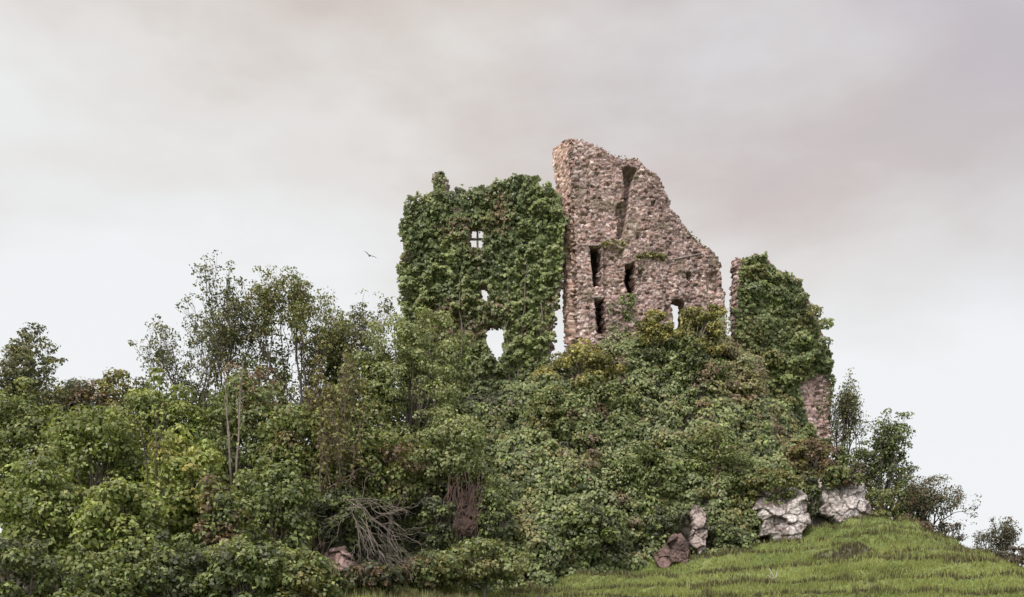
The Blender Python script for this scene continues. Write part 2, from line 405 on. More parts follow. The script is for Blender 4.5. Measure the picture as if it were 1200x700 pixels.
def ruin_slab(name, pl, outline, thick, parent, holes=(), recess=(), proud=(), res=.07, sw=.25, sh=.145, seed=1, mat=None, cmul=(1, 1, 1), relief=.06, front=0., bulge=.25):
    mat = mat or M_stone
    O = pl.poly(outline); us = [p[0] for p in O]; zs = [p[1] for p in O]
    ue = np.arange(min(us) - .3, max(us) + .3, res); ze = np.arange(min(zs) - .3, max(zs) + .3, res)
    U, Z = np.meshgrid(ue, ze); nz, nu = U.shape
    Uw = U + fbm(U * 2, Z * 2, seed + 60) * .12; Zw = Z + fbm(U * 2, Z * 2, seed + 70) * .12
    bid, d1, d2, cu, cz = stones(Uw, Zw, sw, sh, seed)
    mortar = np.clip((d2 - d1) / .22, 0, 1)
    rv = (bid * 7.13) % 1
    out = front + (rv - .5) * relief * 1.6 + (mortar ** .5 - 1) * relief * 1.3 + fbm(U * .45, Z * .45, seed + 80) * bulge + fbm(U * 3, Z * 3, seed + 90) * .06
    # some stones have fallen out
    out = np.where(((bid * 31.7) % 1 > .94) & (mortar > .2), out - .22, out)
    for poly, dep in proud: out = np.where(inpoly(cu, cz, pl.poly(poly)), out + dep, out)
    for poly, dep in recess: out = np.where(inpoly(cu * .2 + U * .8, cz * .2 + Z * .8, pl.poly(poly)), out - dep, out)
    ccu = (U[:-1, :-1] + U[1:, 1:]) / 2; ccz = (Z[:-1, :-1] + Z[1:, 1:]) / 2
    act = inpoly((cu[:-1, :-1] * .5 + ccu * .5), (cz[:-1, :-1] * .5 + ccz * .5), O)
    for h in holes: act &= ~inpoly(cu[:-1, :-1] * .3 + ccu * .7, cz[:-1, :-1] * .3 + ccz * .7, pl.poly(h))
    back = -thick + fbm(U * .8, Z * .8, seed + 99) * .3 + (rv - .5) * .12
    Vf = pl.world(U.ravel(), Z.ravel(), out.ravel()); Vb = pl.world(U.ravel(), Z.ravel(), back.ravel())
    V = np.concatenate([Vf, Vb]); n = nz * nu
    i = np.arange(n).reshape(nz, nu)
    a, b, c, d = i[:-1, :-1], i[:-1, 1:], i[1:, 1:], i[1:, :-1]
    Ff = np.stack([a, b, c, d], -1)[act]; Fb = np.stack([d, c, b, a], -1)[act] + n
    pad = np.zeros((nz + 1, nu + 1), bool); pad[1:-1, 1:-1] = act
    E = []
    for (p, q, nb) in ((a, b, pad[:-2, 1:-1]), (b, c, pad[1:-1, 2:]), (c, d, pad[2:, 1:-1]), (d, a, pad[1:-1, :-2])):
        m = act & ~nb; E.append(np.stack([p[m], q[m]], -1))
    E = np.concatenate(E)
    # the broken ends: rings of vertices through the thickness, roughened like the face
    K = max(3, int(thick / .16)); ring = np.unique(E); rm_ = np.full(n, -1); rm_[ring] = np.arange(len(ring))
    fo, bo = out.ravel()[ring], back.ravel()[ring]; ur, zr = U.ravel()[ring], Z.ravel()[ring]; layers = [ring]; Vx = []; cx2 = []; off = 2 * n
    for l in range(1, K):
        oo = fo + (bo - fo) * l / K
        g1 = hsh(np.floor(ur / .3), np.floor(zr / .22), np.full(len(ur), float(l // 2)), seed)
        ju = (hsh(np.floor(zr / .22), np.full(len(ur), float(l // 2)), seed + 2) - .5) * .26 + fbm(zr * 2.5, oo * 2.5, seed + 3) * .22
        jz = fbm(ur * 2.5, oo * 2.5, seed + 13) * .22 + (hsh(np.floor(ur / .3), np.full(len(ur), float(l // 2)), seed + 6) - .5) * .2
        Vx.append(pl.world(ur + ju, zr + jz, oo)); cx2.append(STONES[np.floor(g1 * len(STONES)).astype(int)] * (.7 + .5 * hsh(zr, oo, ur)[:, None]))
        layers.append(np.arange(len(ring)) + off); off += len(ring)
    layers.append(ring + n); Fs = []
    for l in range(K):
        A_, B_ = layers[l][rm_[E[:, 0]]], layers[l][rm_[E[:, 1]]]; C2, D2 = layers[l + 1][rm_[E[:, 1]]], layers[l + 1][rm_[E[:, 0]]]
        Fs.append(np.stack([A_, D2, C2, B_], -1))
    V = np.concatenate([V] + Vx)
    F = np.concatenate([Ff, Fb] + Fs)
    base = STONES[(np.floor(((bid * 13.37) % 1) * len(STONES))).astype(int)]
    stain = .62 + .5 * vn(U * .6, Z * .45, seed + 4) + .32 * vn(U * 2.6 + vn(Z, U, 3), Z * .28, seed + 14)  # broad blotchy stains plus vertical damp streaks
    cc = base * stain[..., None]
    cc = cc * (.75 + .25 * mortar[..., None]) ; mt = (mortar < .25)
    cc[mt] = np.array([.10, .08, .076]) * stain[mt][:, None]
    lich = np.clip(fbm(U * .9, Z * .9, seed + 7) * 2.2 - .45, 0, .5)
    cc = lerp(cc, (.13, .125, .075), lich) * np.array(cmul)
    cc = cc.reshape(-1, 3); cc = np.concatenate([cc, cc] + [x * np.array(cmul) for x in cx2])
    used = np.unique(F); rm = np.full(len(V), -1); rm[used] = np.arange(len(used))
    return mesh_obj(name, V[used], rm[F], mat, parent, colr=cc[used], dom='POINT')

def wall_ivy(pl, outline, parent, n, leaf, pal, seed, holes=(), bulge=.55, back=-1.2, mix=None, mixp=0, dens_hole=None, name='ivy', edge=.35, trim=.12, top=.5, inner=.05):
    rng = np.random.default_rng(seed)
    O = pl.poly(outline); us = [p[0] for p in O]; zs = [p[1] for p in O]
    m = int(n * 2.2)
    u = rng.uniform(min(us) - edge, max(us) + edge, m); z = rng.uniform(min(zs) - edge, max(zs) + edge, m)
    uj = u + (vn(u * 1.6, z * 1.6, seed) - .5) * edge * 2.4; zj = z + (vn(u * 1.6, z * 1.6, seed + 3) - .5) * edge * 2.4
    k = inpoly(uj, zj, O)
    for h in holes:
        hp = pl.poly(h); uc = np.mean([p[0] for p in hp]); zc = np.mean([p[1] for p in hp])
        k &= ~inpoly(u + (vn(u * 4, z * 4, 77) - .5) * trim * 2, z + (vn(u * 4, z * 4, 78) - .5) * trim * 2, hp)
    u, z = u[k][:n], z[k][:n]; n = len(u)
    # lumpy swags of ivy
    bid, d1, d2, cu, cz = stones(u * .88 - z * .47 + fbm(u, z, 5) * .9, z * .88 + u * .47 + fbm(u, z, 6) * .9, 1.2, 1.0, seed + 40, 1.0)
    lump = np.clip(1 - d1 * 1.5, 0, 1); h2 = (bid * 5.7) % 1
    bid2, e1, e2, cu2, cz2 = stones(u * .8 + z * .6 + fbm(u * 2, z * 2, 7) * .3, z * .8 - u * .6 + fbm(u * 2, z * 2, 8) * .3, .5, .46, seed + 50, 1.0)
    lump2 = np.clip(1 - e1 * 1.6, 0, 1)
    out = inner + bulge * (lump * .8 * (.3 + 1.2 * h2) + lump2 * .5) + rng.uniform(-.28, .06, n)
    # a share of the leaves wraps round to the back and the ends
    bk = rng.uniform(0, 1, n) < .16; out = np.where(bk, back - rng.uniform(0, .4, n), out)
    C = pl.world(u, z, out)
    nd = np.array([pl.n[0], pl.n[1], 0])
    nu = rng.normal(0, .35, n)
    Nn = nd * np.where(bk, -1, 1)[:, None] + np.stack([pl.d[0] * nu, pl.d[1] * nu, (h2 - .3) * .8 + lump2 * .3], -1) + rng.normal(0, .38, (n, 3)) + np.array([0, 0, .35])
    V = leaf_quads(C, Nn, leaf * rng.uniform(.6, 1.35, n), rng, down=1.1, width=.46)
    cc = tint(pal, h2 * .35 + .6 * vn(u * .6, z * .6, seed + 9) * .8 + rng.uniform(-.1, .3, n), rng, n)
    if mix:
        w = vn(u * .55, z * .55, seed + 19) + rng.uniform(-.25, .25, n) > 1 - mixp; cc[w] = tint(mix, rng.uniform(0, 1, n), rng, n)[w]
    return mesh_obj(name, V, quads(n), M_ivy, parent, colr=cc)

# --- ivy-covered wall with three window gaps
PA = Plane(470, 80.5, R(-3))
A_out = [(472, 480), (470, 430), (471, 370), (470, 300), (471, 262), (475, 243), (484, 232), (500, 227), (507, 226), (524, 227), (531, 231), (538, 224), (550, 232), (566, 223), (584, 213), (604, 208), (625, 211), (645, 222), (660, 233), (663, 270), (662, 300), (658, 335), (652, 350), (649, 380), (647, 415), (650, 480)]
W1 = [(550, 267), (567, 267), (567, 291), (550, 291)]
W2 = [(562, 336), (574, 338), (573, 357), (567, 352), (561, 357)]
W3 = [(568, 383), (590, 380), (590, 413), (584, 427), (577, 416), (569, 404)]
rt = thing('ruined_wall', 'tall ruined wall smothered in dark green ivy with a stubby chimney and three sky-lit window gaps', 'ruin', (P(560, 470, 80.5)[0], 80.5, P(560, 470, 80.5)[2]))
def grow_poly(p, s):
    cx = sum(a for a, _ in p) / len(p); cy = sum(b for _, b in p) / len(p)
    return [(a + math.copysign(s, a - cx), b + math.copysign(s, b - cy)) for a, b in p]
A_in = [(x + (3 if x < 500 else (-3 if x > 640 else 0)), y + 4) for x, y in A_out]
ruin_slab('wall', PA, A_in, 1.0, rt, holes=[grow_poly(W, 1.5) for W in (W1, W2, W3)], seed=11, res=.09)
wall_ivy(PA, A_out, rt, 42000, .25, 'ivy', 5, holes=[W1, W2, W3], mix='rust', mixp=.10, back=-1.05, bulge=.8)
rs_ = np.random.default_rng(90); paths = []
for px0, px1, t_ in ((512, 498, 300), (545, 536, 250), (606, 622, 240), (632, 640, 300), (598, 596, 330)):
    (ua, za), (ub, zb) = PA.uz(px0, 470), PA.uz(px1, t_); t = np.linspace(0, 1, 16)
    w = np.cumsum(rs_.normal(0, .09, 16)); w -= w[0] + (w[-1] - w[0]) * t
    paths.append((PA.world(ua + (ub - ua) * t + w, za + (zb - za) * t, .32 + .2 * np.sin(t * 9 + px0)), np.linspace(.10, .03, 16)))
for k, p_ in enumerate(paths): bark_obj('ivy_stem', [p_], rt, (.15, .12, .10))
CH = [(508, 236), (508, 208), (511, 203), (516, 201), (521, 203), (523, 211), (523, 236)]
ruin_slab('chimney', PA, CH, .9, rt, seed=41, res=.07, cmul=(.8, .8, .7), front=-.03)
wall_ivy(PA, CH, rt, 420, .2, 'brown', 42, back=-.95, bulge=.15, edge=.06, inner=.03, mix='ivy', mixp=.6)
wall_ivy(PA, [(534, 236), (534, 222), (538, 219), (544, 223), (545, 236)], rt, 200, .2, 'dark', 43, back=-.9, bulge=.15, edge=.05)
# stone mullion and transom left in the top window
def bar(pl, p0, p1, w, dep):
    (u0, z0), (u1, z1) = pl.uz(*p0), pl.uz(*p1)
    d = np.array([u1 - u0, z1 - z0]); d /= np.linalg.norm(d); q = np.array([-d[1], d[0]]) * w / 2
    k = 9; t = np.linspace(0, 1, k); V = []
    for ti in t:
        c = np.array([u0, z0]) * (1 - ti) + np.array([u1, z1]) * ti
        jit = .012 * math.sin(ti * 23)
        for s, o in ((1, -dep), (1, -dep - .18), (-1, -dep - .18), (-1, -dep)):
            uu, zz = c + q * s * (1 + jit * 8); V.append(pl.world(np.array([uu]), np.array([zz]), np.array([o + jit]))[0])
    i = np.arange(k * 4).reshape(k, 4); j = np.roll(i, -1, 1)
    F = np.concatenate([np.stack([i[:-1], j[:-1], j[1:], i[1:]], -1).reshape(-1, 4), [[3, 2, 1, 0], [k * 4 - 4, k * 4 - 3, k * 4 - 2, k * 4 - 1]]])
    return np.array(V), F
for a, b, dp in (((559, 263), (559, 295), .35), ((546, 278), (571, 278), .33)):
    V, F = bar(PA, a, b, .13, dp)
    mesh_obj('window_mullion' if a[0] == 559 else 'window_transom', V, F, M_stone, rt, colr=np.tile([.16, .14, .12], (len(V), 1)), dom='POINT')

# --- bare stone tower fragment
PT = Plane(672, 79.6, R(12)); PR = Plane(0, 0, 0)
cor = np.array([(672 - 600) / FPX * 79.6, 79.6]); dr = np.array([math.sin(R(27)), -math.cos(R(27))]); PR.d = dr; PR.n = np.array([dr[1], -dr[0]]); PR.O = cor - dr * 3.2 + PR.n * .08
T_out = [(676, 440), (676, 400), (675, 350), (674, 300), (673, 260), (672, 230), (671, 190), (670, 166), (680, 165), (694, 170), (704, 175), (716, 182), (728, 188), (740, 187), (747, 186), (752, 192), (759, 199), (768, 203), (775, 211), (781, 228), (786, 236), (784, 244), (793, 252), (802, 263), (812, 277), (822, 287), (831, 292), (838, 303), (843, 312), (845, 330), (849, 345), (850, 380), (850, 440)]
rt = thing('ruined_tower', 'bare pinkish stone tower fragment with jagged sloping top and black slit openings', 'ruin', (P(760, 400, 81)[0], 81, P(760, 400, 81)[2]))
slits = [([(691, 291), (701, 291), (703, 336), (695, 336)], 2.1), ([(696, 352), (706, 352), (707, 391), (699, 393)], 2.1),
         ([(733, 313), (741, 310), (743, 342), (737, 346), (732, 330)], 2.1),
         ([(728, 196), (746, 198), (741, 215), (738, 232), (735, 262), (729, 280), (723, 280), (724, 262), (730, 240), (732, 220)], .9),
         ([(729, 200), (742, 200), (739, 214), (732, 216)], .9), ([(723, 240), (729, 236), (729, 252), (721, 254)], .5), ([(725, 262), (731, 262), (729, 276), (723, 276)], .5),
         ([(763, 236), (769, 233), (769, 240), (764, 242)], .4), ([(803, 321), (808, 321), (808, 329), (803, 329)], .5),
         ([(826, 322), (840, 318), (841, 345), (827, 345)], .28), ([(706, 293), (729, 293), (731, 345), (706, 350)], .25),
         ([(747, 318), (752, 320), (751, 332), (747, 330)], .35), ([(746, 275), (750, 275), (750, 281), (746, 281)], .3)]
slit_w = [(785, 352), (801, 354), (801, 388), (787, 392)]
ruin_slab('wall', PT, T_out, 1.05, rt, holes=[slit_w] + [grow_poly(q, 1.6) for q, _ in slits[:3]], recess=slits[3:],
          proud=[([(672, 440), (672, 288), (735, 286), (745, 304), (782, 305), (784, 308), (821, 298), (840, 292), (856, 440)], .22), ([(672, 160), (690, 160), (684, 290), (672, 290)], .06)], seed=3, res=.052, cmul=(1.14, 1.05, 1.04))
R_out = [(662, 440), (662, 402), (661, 360), (659, 325), (658, 300), (656, 262), (654, 235), (651, 225), (650, 205), (648, 190), (649, 174), (655, 170), (660, 165), (666, 163), (668, 200), (669, 300), (670, 440)]
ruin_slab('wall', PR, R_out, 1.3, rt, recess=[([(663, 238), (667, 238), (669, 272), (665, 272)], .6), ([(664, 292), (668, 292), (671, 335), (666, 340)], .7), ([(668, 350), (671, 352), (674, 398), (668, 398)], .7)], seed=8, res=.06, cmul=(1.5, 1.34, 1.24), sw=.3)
# wall passage behind the slits: closed chamber inside the thick wall
(ua, zt), (ub, zb) = PT.uz(688, 284), PT.uz(752, 402)
g1 = np.linspace(ua, ub, 20); g2 = np.linspace(zb, zt, 30); g3 = np.linspace(-.75, -3.4, 12)
Vc, Fc, oc = [], [], 0
def sheet(A_, B_, fn, flip):
    global oc
    a_, b_ = np.meshgrid(A_, B_); k_ = np.arange(a_.size).reshape(a_.shape) + oc; oc += a_.size
    Vc.append(fn(a_.ravel(), b_.ravel())); f_ = np.stack([k_[:-1, :-1], k_[:-1, 1:], k_[1:, 1:], k_[1:, :-1]], -1).reshape(-1, 4)
    Fc.append(f_[:, ::-1] if flip else f_)
fl = lambda a_, v: np.full(len(a_), v)
sheet(g1, g2, lambda a_, b_: PT.world(a_, b_, fl(a_, -3.4)), False)
sheet(g3, g2, lambda a_, b_: PT.world(fl(a_, ua), b_, a_), False); sheet(g3, g2, lambda a_, b_: PT.world(fl(a_, ub), b_, a_), True)
sheet(g1, g3, lambda a_, b_: PT.world(a_, fl(a_, zt), b_), False); sheet(g1, g3, lambda a_, b_: PT.world(a_, fl(a_, zb), b_), True)
Vc = np.concatenate(Vc); Vc += (np.stack([vn3(Vc * 2.2, k) for k in (1, 2, 3)], -1) - .5) * .25
mesh_obj('inner_wall', Vc, np.concatenate(Fc), M_stone, rt, colr=STONES[(hsh(np.floor(Vc[:, 0] * 3), np.floor(Vc[:, 2] * 4)) * len(STONES)).astype(int)] * .8, dom='POINT')
# lintels over the slits
for a, b in (((688, 289), (704, 289)), ((693, 350), (708, 349)), ((782, 307), (821, 299))):
    V, F = bar(PT, a, b, .12 if a[0] < 750 else .07, -.28 if a[0] < 750 else -.34)
    mesh_obj('lintel' if a[0] < 750 else 'string_course', V, F, M_stone, rt, colr=np.tile([.27, .23, .22], (len(V), 1)), dom='POINT')
def tuft_line(pl, pts, n, pal, seed, out, parent, name, leaf=.22, th=.12):
    rng = np.random.default_rng(seed); P2 = np.array(pl.poly(pts)); k = rng.integers(0, len(P2) - 1, n); t = rng.uniform(0, 1, n)
    uz = P2[k] * (1 - t[:, None]) + P2[k + 1] * t[:, None]
    C = pl.world(uz[:, 0] + rng.normal(0, .06, n), uz[:, 1] + rng.normal(0, th, n), rng.uniform(out[0], out[1], n))
    V = leaf_quads(C, rng.normal(0, .7, (n, 3)) + [0, -.6, .7], leaf * rng.uniform(.6, 1.3, n), rng, down=-.3)
    return tag(mesh_obj(name, V, quads(n), M_ivy, parent, colr=tint(pal, rng.uniform(0, 1, n), rng, n)), kind='stuff')
tuft_line(PT, [(702, 289), (718, 286), (733, 289)], 240, 'olive', 1, (-.1, .4), rt, 'grass_tuft')
tuft_line(PT, [(744, 302), (762, 300), (780, 302)], 300, 'olive', 2, (-.1, .4), rt, 'grass_tuft')
tuft_line(PT, [(716, 182), (735, 186), (750, 189)], 220, 'olive', 3, (-1.2, .1), rt, 'grass_tuft', .16, .06)
tuft_line(PT, [(662, 164), (680, 164), (700, 172), (716, 181)], 220, 'brown', 4, (-1.4, .1), rt, 'grass_tuft', .14, .05)
tuft_line(PT, [(802, 265), (822, 287), (838, 302), (845, 330)], 420, 'olive', 6, (-1.4, .1), rt, 'grass_tuft', .18, .08)
wall_ivy(PT, [(710, 358), (725, 348), (744, 345), (746, 385), (735, 394), (712, 392)], rt, 1100, .24, 'ivy', 14, bulge=.25, edge=.1, inner=.12)
wall_ivy(PT, [(676, 398), (690, 392), (712, 396), (740, 396), (745, 415), (676, 415)], rt, 700, .2, 'rust', 15, bulge=.2, edge=.2, mix='olive', mixp=.5, inner=.15)

# --- right-hand wall fragment
PF = Plane(858, 84, R(8))
F_out = [(863, 420), (862, 360), (863, 325), (862, 308), (865, 303), (874, 305), (886, 298), (897, 302), (908, 314), (921, 320), (930, 327), (938, 333), (944, 348), (953, 362), (960, 380), (965, 402), (972, 410), (973, 440), (974, 470), (973, 520), (973, 560), (863, 560)]
F_patch = [(934, 452), (942, 446), (966, 436), (970, 450), (973, 478), (974, 516), (958, 514), (944, 490)]
rt = thing('ruined_wall', 'curved ruined wall fragment under ivy with a bare pink stone patch at its lower right', 'ruin', (P(915, 500, 84)[0], 84, P(915, 500, 84)[2]))
ruin_slab('wall', PF, F_out, 1.1, rt, seed=23, res=.075, sw=.32, sh=.16, cmul=(1.3, 1.2, 1.2), bulge=.1)
wall_ivy(PF, F_out, rt, 24000, .25, 'ivy', 25, holes=[F_patch, [(855, 300), (868, 300), (867, 325), (864, 338), (855, 340)]], mix='olive', mixp=.22, back=-1.2, bulge=.6)
# ivy bulges that overhang the bare patch and the right edge
rng = np.random.default_rng(4); cs = []; rs = []
for px, py, r in ((928, 425, .7), (945, 420, .6), (958, 415, .6), (966, 402, .6), (968, 380, .6), (955, 365, .6), (940, 350, .6), (972, 425, .3), (940, 398, .8), (922, 445, .5), (926, 470, .4), (905, 420, .9), (895, 380, .9), (885, 340, .7), (912, 345, .8)):
    cs.append(P(px, py, 83.4 + rng.uniform(-.2, .5))); rs.append(r)
V, cc = clump_leaves(np.array(cs), np.array(rs), 130, .24, 'ivy', rng, up=.4, out_dir=(0, -.6, 0), mixpal='olive', mixp=.2)
mesh_obj('ivy', V, quads(len(V) // 4), M_ivy, rt, colr=cc)

# ------------------------------------------------------------------ ivy and heath over the crag (ground cover)
def crag_cover(name, n, xr, pal, seed, leaf, keep, per=100, cr=(.5, 1.05), label=None, cat=None, mix=None, mixp=0, outd=(0, -.7, .2), lift=.15):
    rng = np.random.default_rng(seed)
    X = rng.uniform(xr[0], xr[1], n * 6); Y = toe(X) - .3 + rng.uniform(0, 10.5, n * 6); Z = crag_z(X, Y)
    px = 600 + X / Y * FPX; py = HOR - (Z - CAMZ) / Y * FPX
    e = .15; gx = (crag_z(X + e, Y) - crag_z(X - e, Y)) / (2 * e); gy = (crag_z(X, Y + e) - crag_z(X, Y - e)) / (2 * e)
    nn = norm(np.stack([-gx, -gy, np.ones_like(gx)], -1)); area = np.sqrt(1 + gx * gx + gy * gy)
    k = keep(px, py, X, Y, Z) & (rng.uniform(0, 3.6, len(X)) < area) & (Z > ground_z(X, Y) - .2)
    X, Y, Z, nn = X[k][:n], Y[k][:n], Z[k][:n], nn[k][:n]
    hum = vn(X * .55 + 3, Z * .55, seed); r = rng.uniform(cr[0], cr[1], len(X)) * (.6 + .7 * hum); lift = lift + .7 * (hum - .45)
    C = np.stack([X, Y, Z], -1) + nn * (lift + rng.uniform(-.2, .3, len(X)))[:, None]
    V, cc = clump_leaves(C, r, per, leaf, pal, rng, up=.4, out_dir=outd, mixpal=mix, mixp=mixp)
    V, cc = clear_gap(V, cc)
    o = mesh_obj(name, V, quads(len(V) // 4), M_ivy, colr=cc, origin=(0, 0, 0))
    return tag(o, label, cat, kind='stuff')
def bare_zone(px, py):        # rock left showing: hollows and outcrops
    return inpoly(px, py, [(515, 560), (566, 552), (575, 640), (520, 640)]) | inpoly(px, py, [(785, 612), (832, 590), (832, 640), (790, 668), (765, 672)]) | inpoly(px, py, [(880, 578), (948, 578), (948, 640), (880, 640)]) | inpoly(px, py, [(952, 552), (1020, 545), (1020, 620), (952, 620)]) \
        | inpoly(px, py, [(545, 452), (575, 445), (600, 470), (570, 490), (548, 480)])
crag_cover('ivy', 1500, (-4, 21), 'ivy', 51, .25, lambda px, py, X, Y, Z: (px > 545) & (px < 940) & (vn(X * .75, Z * .75, 91) > .31) & ~bare_zone(px, py) & ~((px > 835) & (py < 470)),
           label='thick ivy smothering the steep crag face below the ruins', cat='ivy', mix='olive', mixp=.14, per=95, cr=(.35, .95))
crag_cover('ivy', 2600, (-26, 23), 'dark', 55, .22, lambda px, py, X, Y, Z: (px > 150) & (px < 960) & ~((px > 880) & (py > 575)) & ~inpoly(px, py, [(526, 565), (560, 558), (566, 632), (522, 632)]) & ~inpoly(px, py, [(785, 616), (828, 595), (828, 640), (790, 665), (770, 668)]),
           label='fine dark ivy creeping over the rock between the thicker clumps', cat='ivy', mix='ivy', mixp=.3, per=26, cr=(.25, .5), lift=.0)
crag_cover('ivy', 420, (-26, -2), 'ivy', 52, .30, lambda px, py, X, Y, Z: (px > 150) & (px < 560) & ~bare_zone(px, py),
           label='dark ivy on the crag behind the left-hand trees', cat='ivy', mix='dark', mixp=.4, per=70)
crag_cover('bramble', 260, (-4, 20), 'soft', 56, .19, lambda px, py, X, Y, Z: (px > 560) & (px < 920) & (vn(X * .35, Z * .35, 92) > .56) & ~bare_zone(px, py),
           label='paler loose brambles sprawling among the ivy of the crag face', cat='bramble', mix='rust', mixp=.12, per=80, cr=(.4, .8), lift=.45)
crag_cover('bracken', 420, (12, 26), 'rust', 53, .2, lambda px, py, X, Y, Z: (px > 820) & (px < 1030) & (py < 590) & ~bare_zone(px, py) & (Y > 74),
           label='rusty bracken and heather along the sloping right shoulder of the crag', cat='bracken', mix='olive', mixp=.55, per=80, cr=(.3, .65))
crag_cover('dead_bracken', 150, (3, 12), 'rust', 54, .2, lambda px, py, X, Y, Z: (px > 665) & (px < 770) & (py < 450) & (Y > 75),
           label='orange brown bracken at the foot of the bare stone tower', cat='bracken', mix='olive', mixp=.4, per=80, cr=(.3, .6))

# ------------------------------------------------------------------ rocks
def rock(name, label, px0, px1, py0, py1, Y, seed, cols, cat='rock', depth=1.6, group=None, poly=None):
    """fractured limestone: a deep boulder whose face is broken into tilted blocks with dark joints"""
    a, b = P(px0, py1, Y), P(px1, py0, Y); c = (a + b) / 2; hx, hz = (b[0] - a[0]) / 2, (b[2] - a[2]) / 2
    st = .045; xs = np.arange(-hx - .3, hx + .3, st); zs = np.arange(-hz - .3, hz + .3, st); X, Z = np.meshgrid(xs, zs)
    wx, wz = X + fbm(X * 1.5, Z * 1.5, seed) * .16, Z + fbm(X * 1.5, Z * 1.5, seed + 5) * .16
    rr = (np.abs(wx + fbm(Z * .7, X * .7, seed + 50) * hx * .4) / hx) ** 2.6 + (np.abs(wz + fbm(X * .7, Z * .7, seed + 51) * hz * .3) / hz) ** 2.6
    id1, a1, b1, cu, cz = stones(wx * .95 + wz * .3, wz * .95 - wx * .3, .95, .72, seed, 1.0)
    id2, a2, b2, _, _ = stones(wx, wz, .34, .26, seed + 20, 1.0)
    rr = rr + (id1 - .5) * .5 + (id2 - .5) * .16
    if poly:
        pw = [((x - 600) / FPX * Y - c[0], CAMZ + (HOR - y) / FPX * Y - c[2]) for x, y in poly]
        ok = inpoly(X * .75 + cu * .0 + fbm(X * 2, Z * 2, seed + 3) * .22 + X * .25, Z + fbm(X * 2, Z * 2, seed + 4) * .22, pw)
        rr = np.clip(rr, 0, .96)
    else: ok = rr < 1
    act = ok[:-1, :-1] & ok[1:, 1:]
    j1 = np.clip((b1 - a1) / (.05 + .16 * vn(X, Z, seed + 44)), 0, 1); j2 = np.clip((b2 - a2) / .22, 0, 1)
    dome = np.sqrt(np.clip(1 - np.clip(rr, 0, 1) ** 1.4, 0, 1)) * (.75 + .5 * vn(X * .6, Z * .6, seed + 70))
    tx, tz = hsh(id1 * 97, id1 * 31) - .5, hsh(id1 * 57, id1 * 83) - .5
    o1 = depth * .6 * dome + (id1 - .5) * .55 + (tx * (wx - cu) + tz * (wz - cz)) * .9 + (j1 ** .35 - 1) * .22 + (id2 - .5) * .13 + (j2 ** .5 - 1) * .05 + fbm(X * 3, Z * 3, seed + 9) * .14 + fbm(X * 9, Z * 9, seed + 10, 2) * .05
    fl_ = 1.25 * Z; V1 = np.stack([X, -o1 + fl_ * .35, Z], -1).reshape(-1, 3); V2 = np.stack([X, depth * .7 * dome + .6 + fl_ * .35, Z], -1).reshape(-1, 3)
    n = X.size; i = np.arange(n).reshape(X.shape); q = np.stack([i[:-1, :-1], i[:-1, 1:], i[1:, 1:], i[1:, :-1]], -1)
    pad = np.zeros((act.shape[0] + 2, act.shape[1] + 2), bool); pad[1:-1, 1:-1] = act; Fs = [q[act], q[act][:, ::-1] + n]
    for (e0, e1, nb) in ((0, 1, pad[:-2, 1:-1]), (1, 2, pad[1:-1, 2:]), (2, 3, pad[2:, 1:-1]), (3, 0, pad[1:-1, :-2])):
        m = act & ~nb; p_, q_ = q[..., e0][m], q[..., e1][m]; Fs.append(np.stack([p_, p_ + n, q_ + n, q_], -1))
    F = np.concatenate(Fs); V = np.concatenate([V1, V2])
    cc = lerp(cols[0], cols[1], np.clip(id2 * .6 + id1 * .5, 0, 1))
    dirt = np.clip(fbm(X * 1.3, Z * 1.3, seed + 30) * 3 - .1 + fbm(X * 7, Z * 7, seed + 31) * 1.6, 0, .92)
    cc = lerp(cc, cols[2], np.maximum(dirt, np.maximum(1 - j1 * 1.0, (1 - j2) * .6)))
    cc = cc.reshape(-1, 3); cc = np.concatenate([cc, cc])
    used = np.unique(F); rm = np.full(len(V), -1); rm[used] = np.arange(len(used))
    o = mesh_obj(name, V[used] + c, rm[F], M_rock, colr=cc[used], dom='POINT', origin=(c[0], c[1], a[2]))
    return tag(o, label, cat, group)
PALE = ((.34, .30, .285), (.56, .52, .50), (.12, .095, .08)); RED = ((.12, .08, .068), (.21, .145, .125), (.07, .05, .045))
rock('limestone_outcrop', 'pale cracked limestone outcrop at the grass edge, left of two', 880, 952, 570, 642, 74.6, 3, PALE, poly=[(880, 600), (884, 580), (908, 568), (916, 570), (938, 566), (948, 586), (944, 600), (949, 616), (938, 622), (930, 634), (905, 640), (898, 630), (887, 630), (890, 614)])
rock('limestone_outcrop', 'pale pinkish limestone outcrop highest on the grass, below the rusty bush', 948, 1022, 546, 626, 76.6, 5, PALE, depth=2.2, poly=[(951, 592), (956, 568), (972, 552), (980, 548), (994, 552), (1000, 564), (1012, 570), (1010, 584), (1019, 592), (1014, 606), (1000, 618), (975, 624), (970, 608), (956, 606)])
rock('rock', 'small pale streaked rock face under the ivy left of the white outcrop', 800, 834, 586, 656, 72.6, 7, ((.24, .19, .175), (.42, .36, .335), (.08, .065, .055)), depth=1.2, poly=[(808, 640), (812, 612), (810, 598), (820, 590), (829, 598), (828, 620), (824, 645), (815, 654)])
rock('rock', 'dark reddish rock face at the bottom of the ivy slope above the grass', 762, 814, 620, 682, 71.8, 9, RED, poly=[(766, 650), (778, 640), (786, 628), (800, 624), (810, 636), (806, 655), (800, 676), (774, 680)], depth=1.2)
rock('rock', 'reddish rock face in the dark hollow among the trees', 522, 566, 556, 636, 72.4, 11, RED, poly=[(528, 600), (535, 578), (545, 562), (556, 566), (563, 590), (560, 615), (552, 632), (532, 630), (525, 616)], depth=1.2)
rock('rock', 'pinkish rock showing low down left of the dead branches', 378, 416, 642, 676, 66.0, 12, ((.28, .18, .16), (.42, .31, .28), (.08, .06, .05)), depth=1.0)
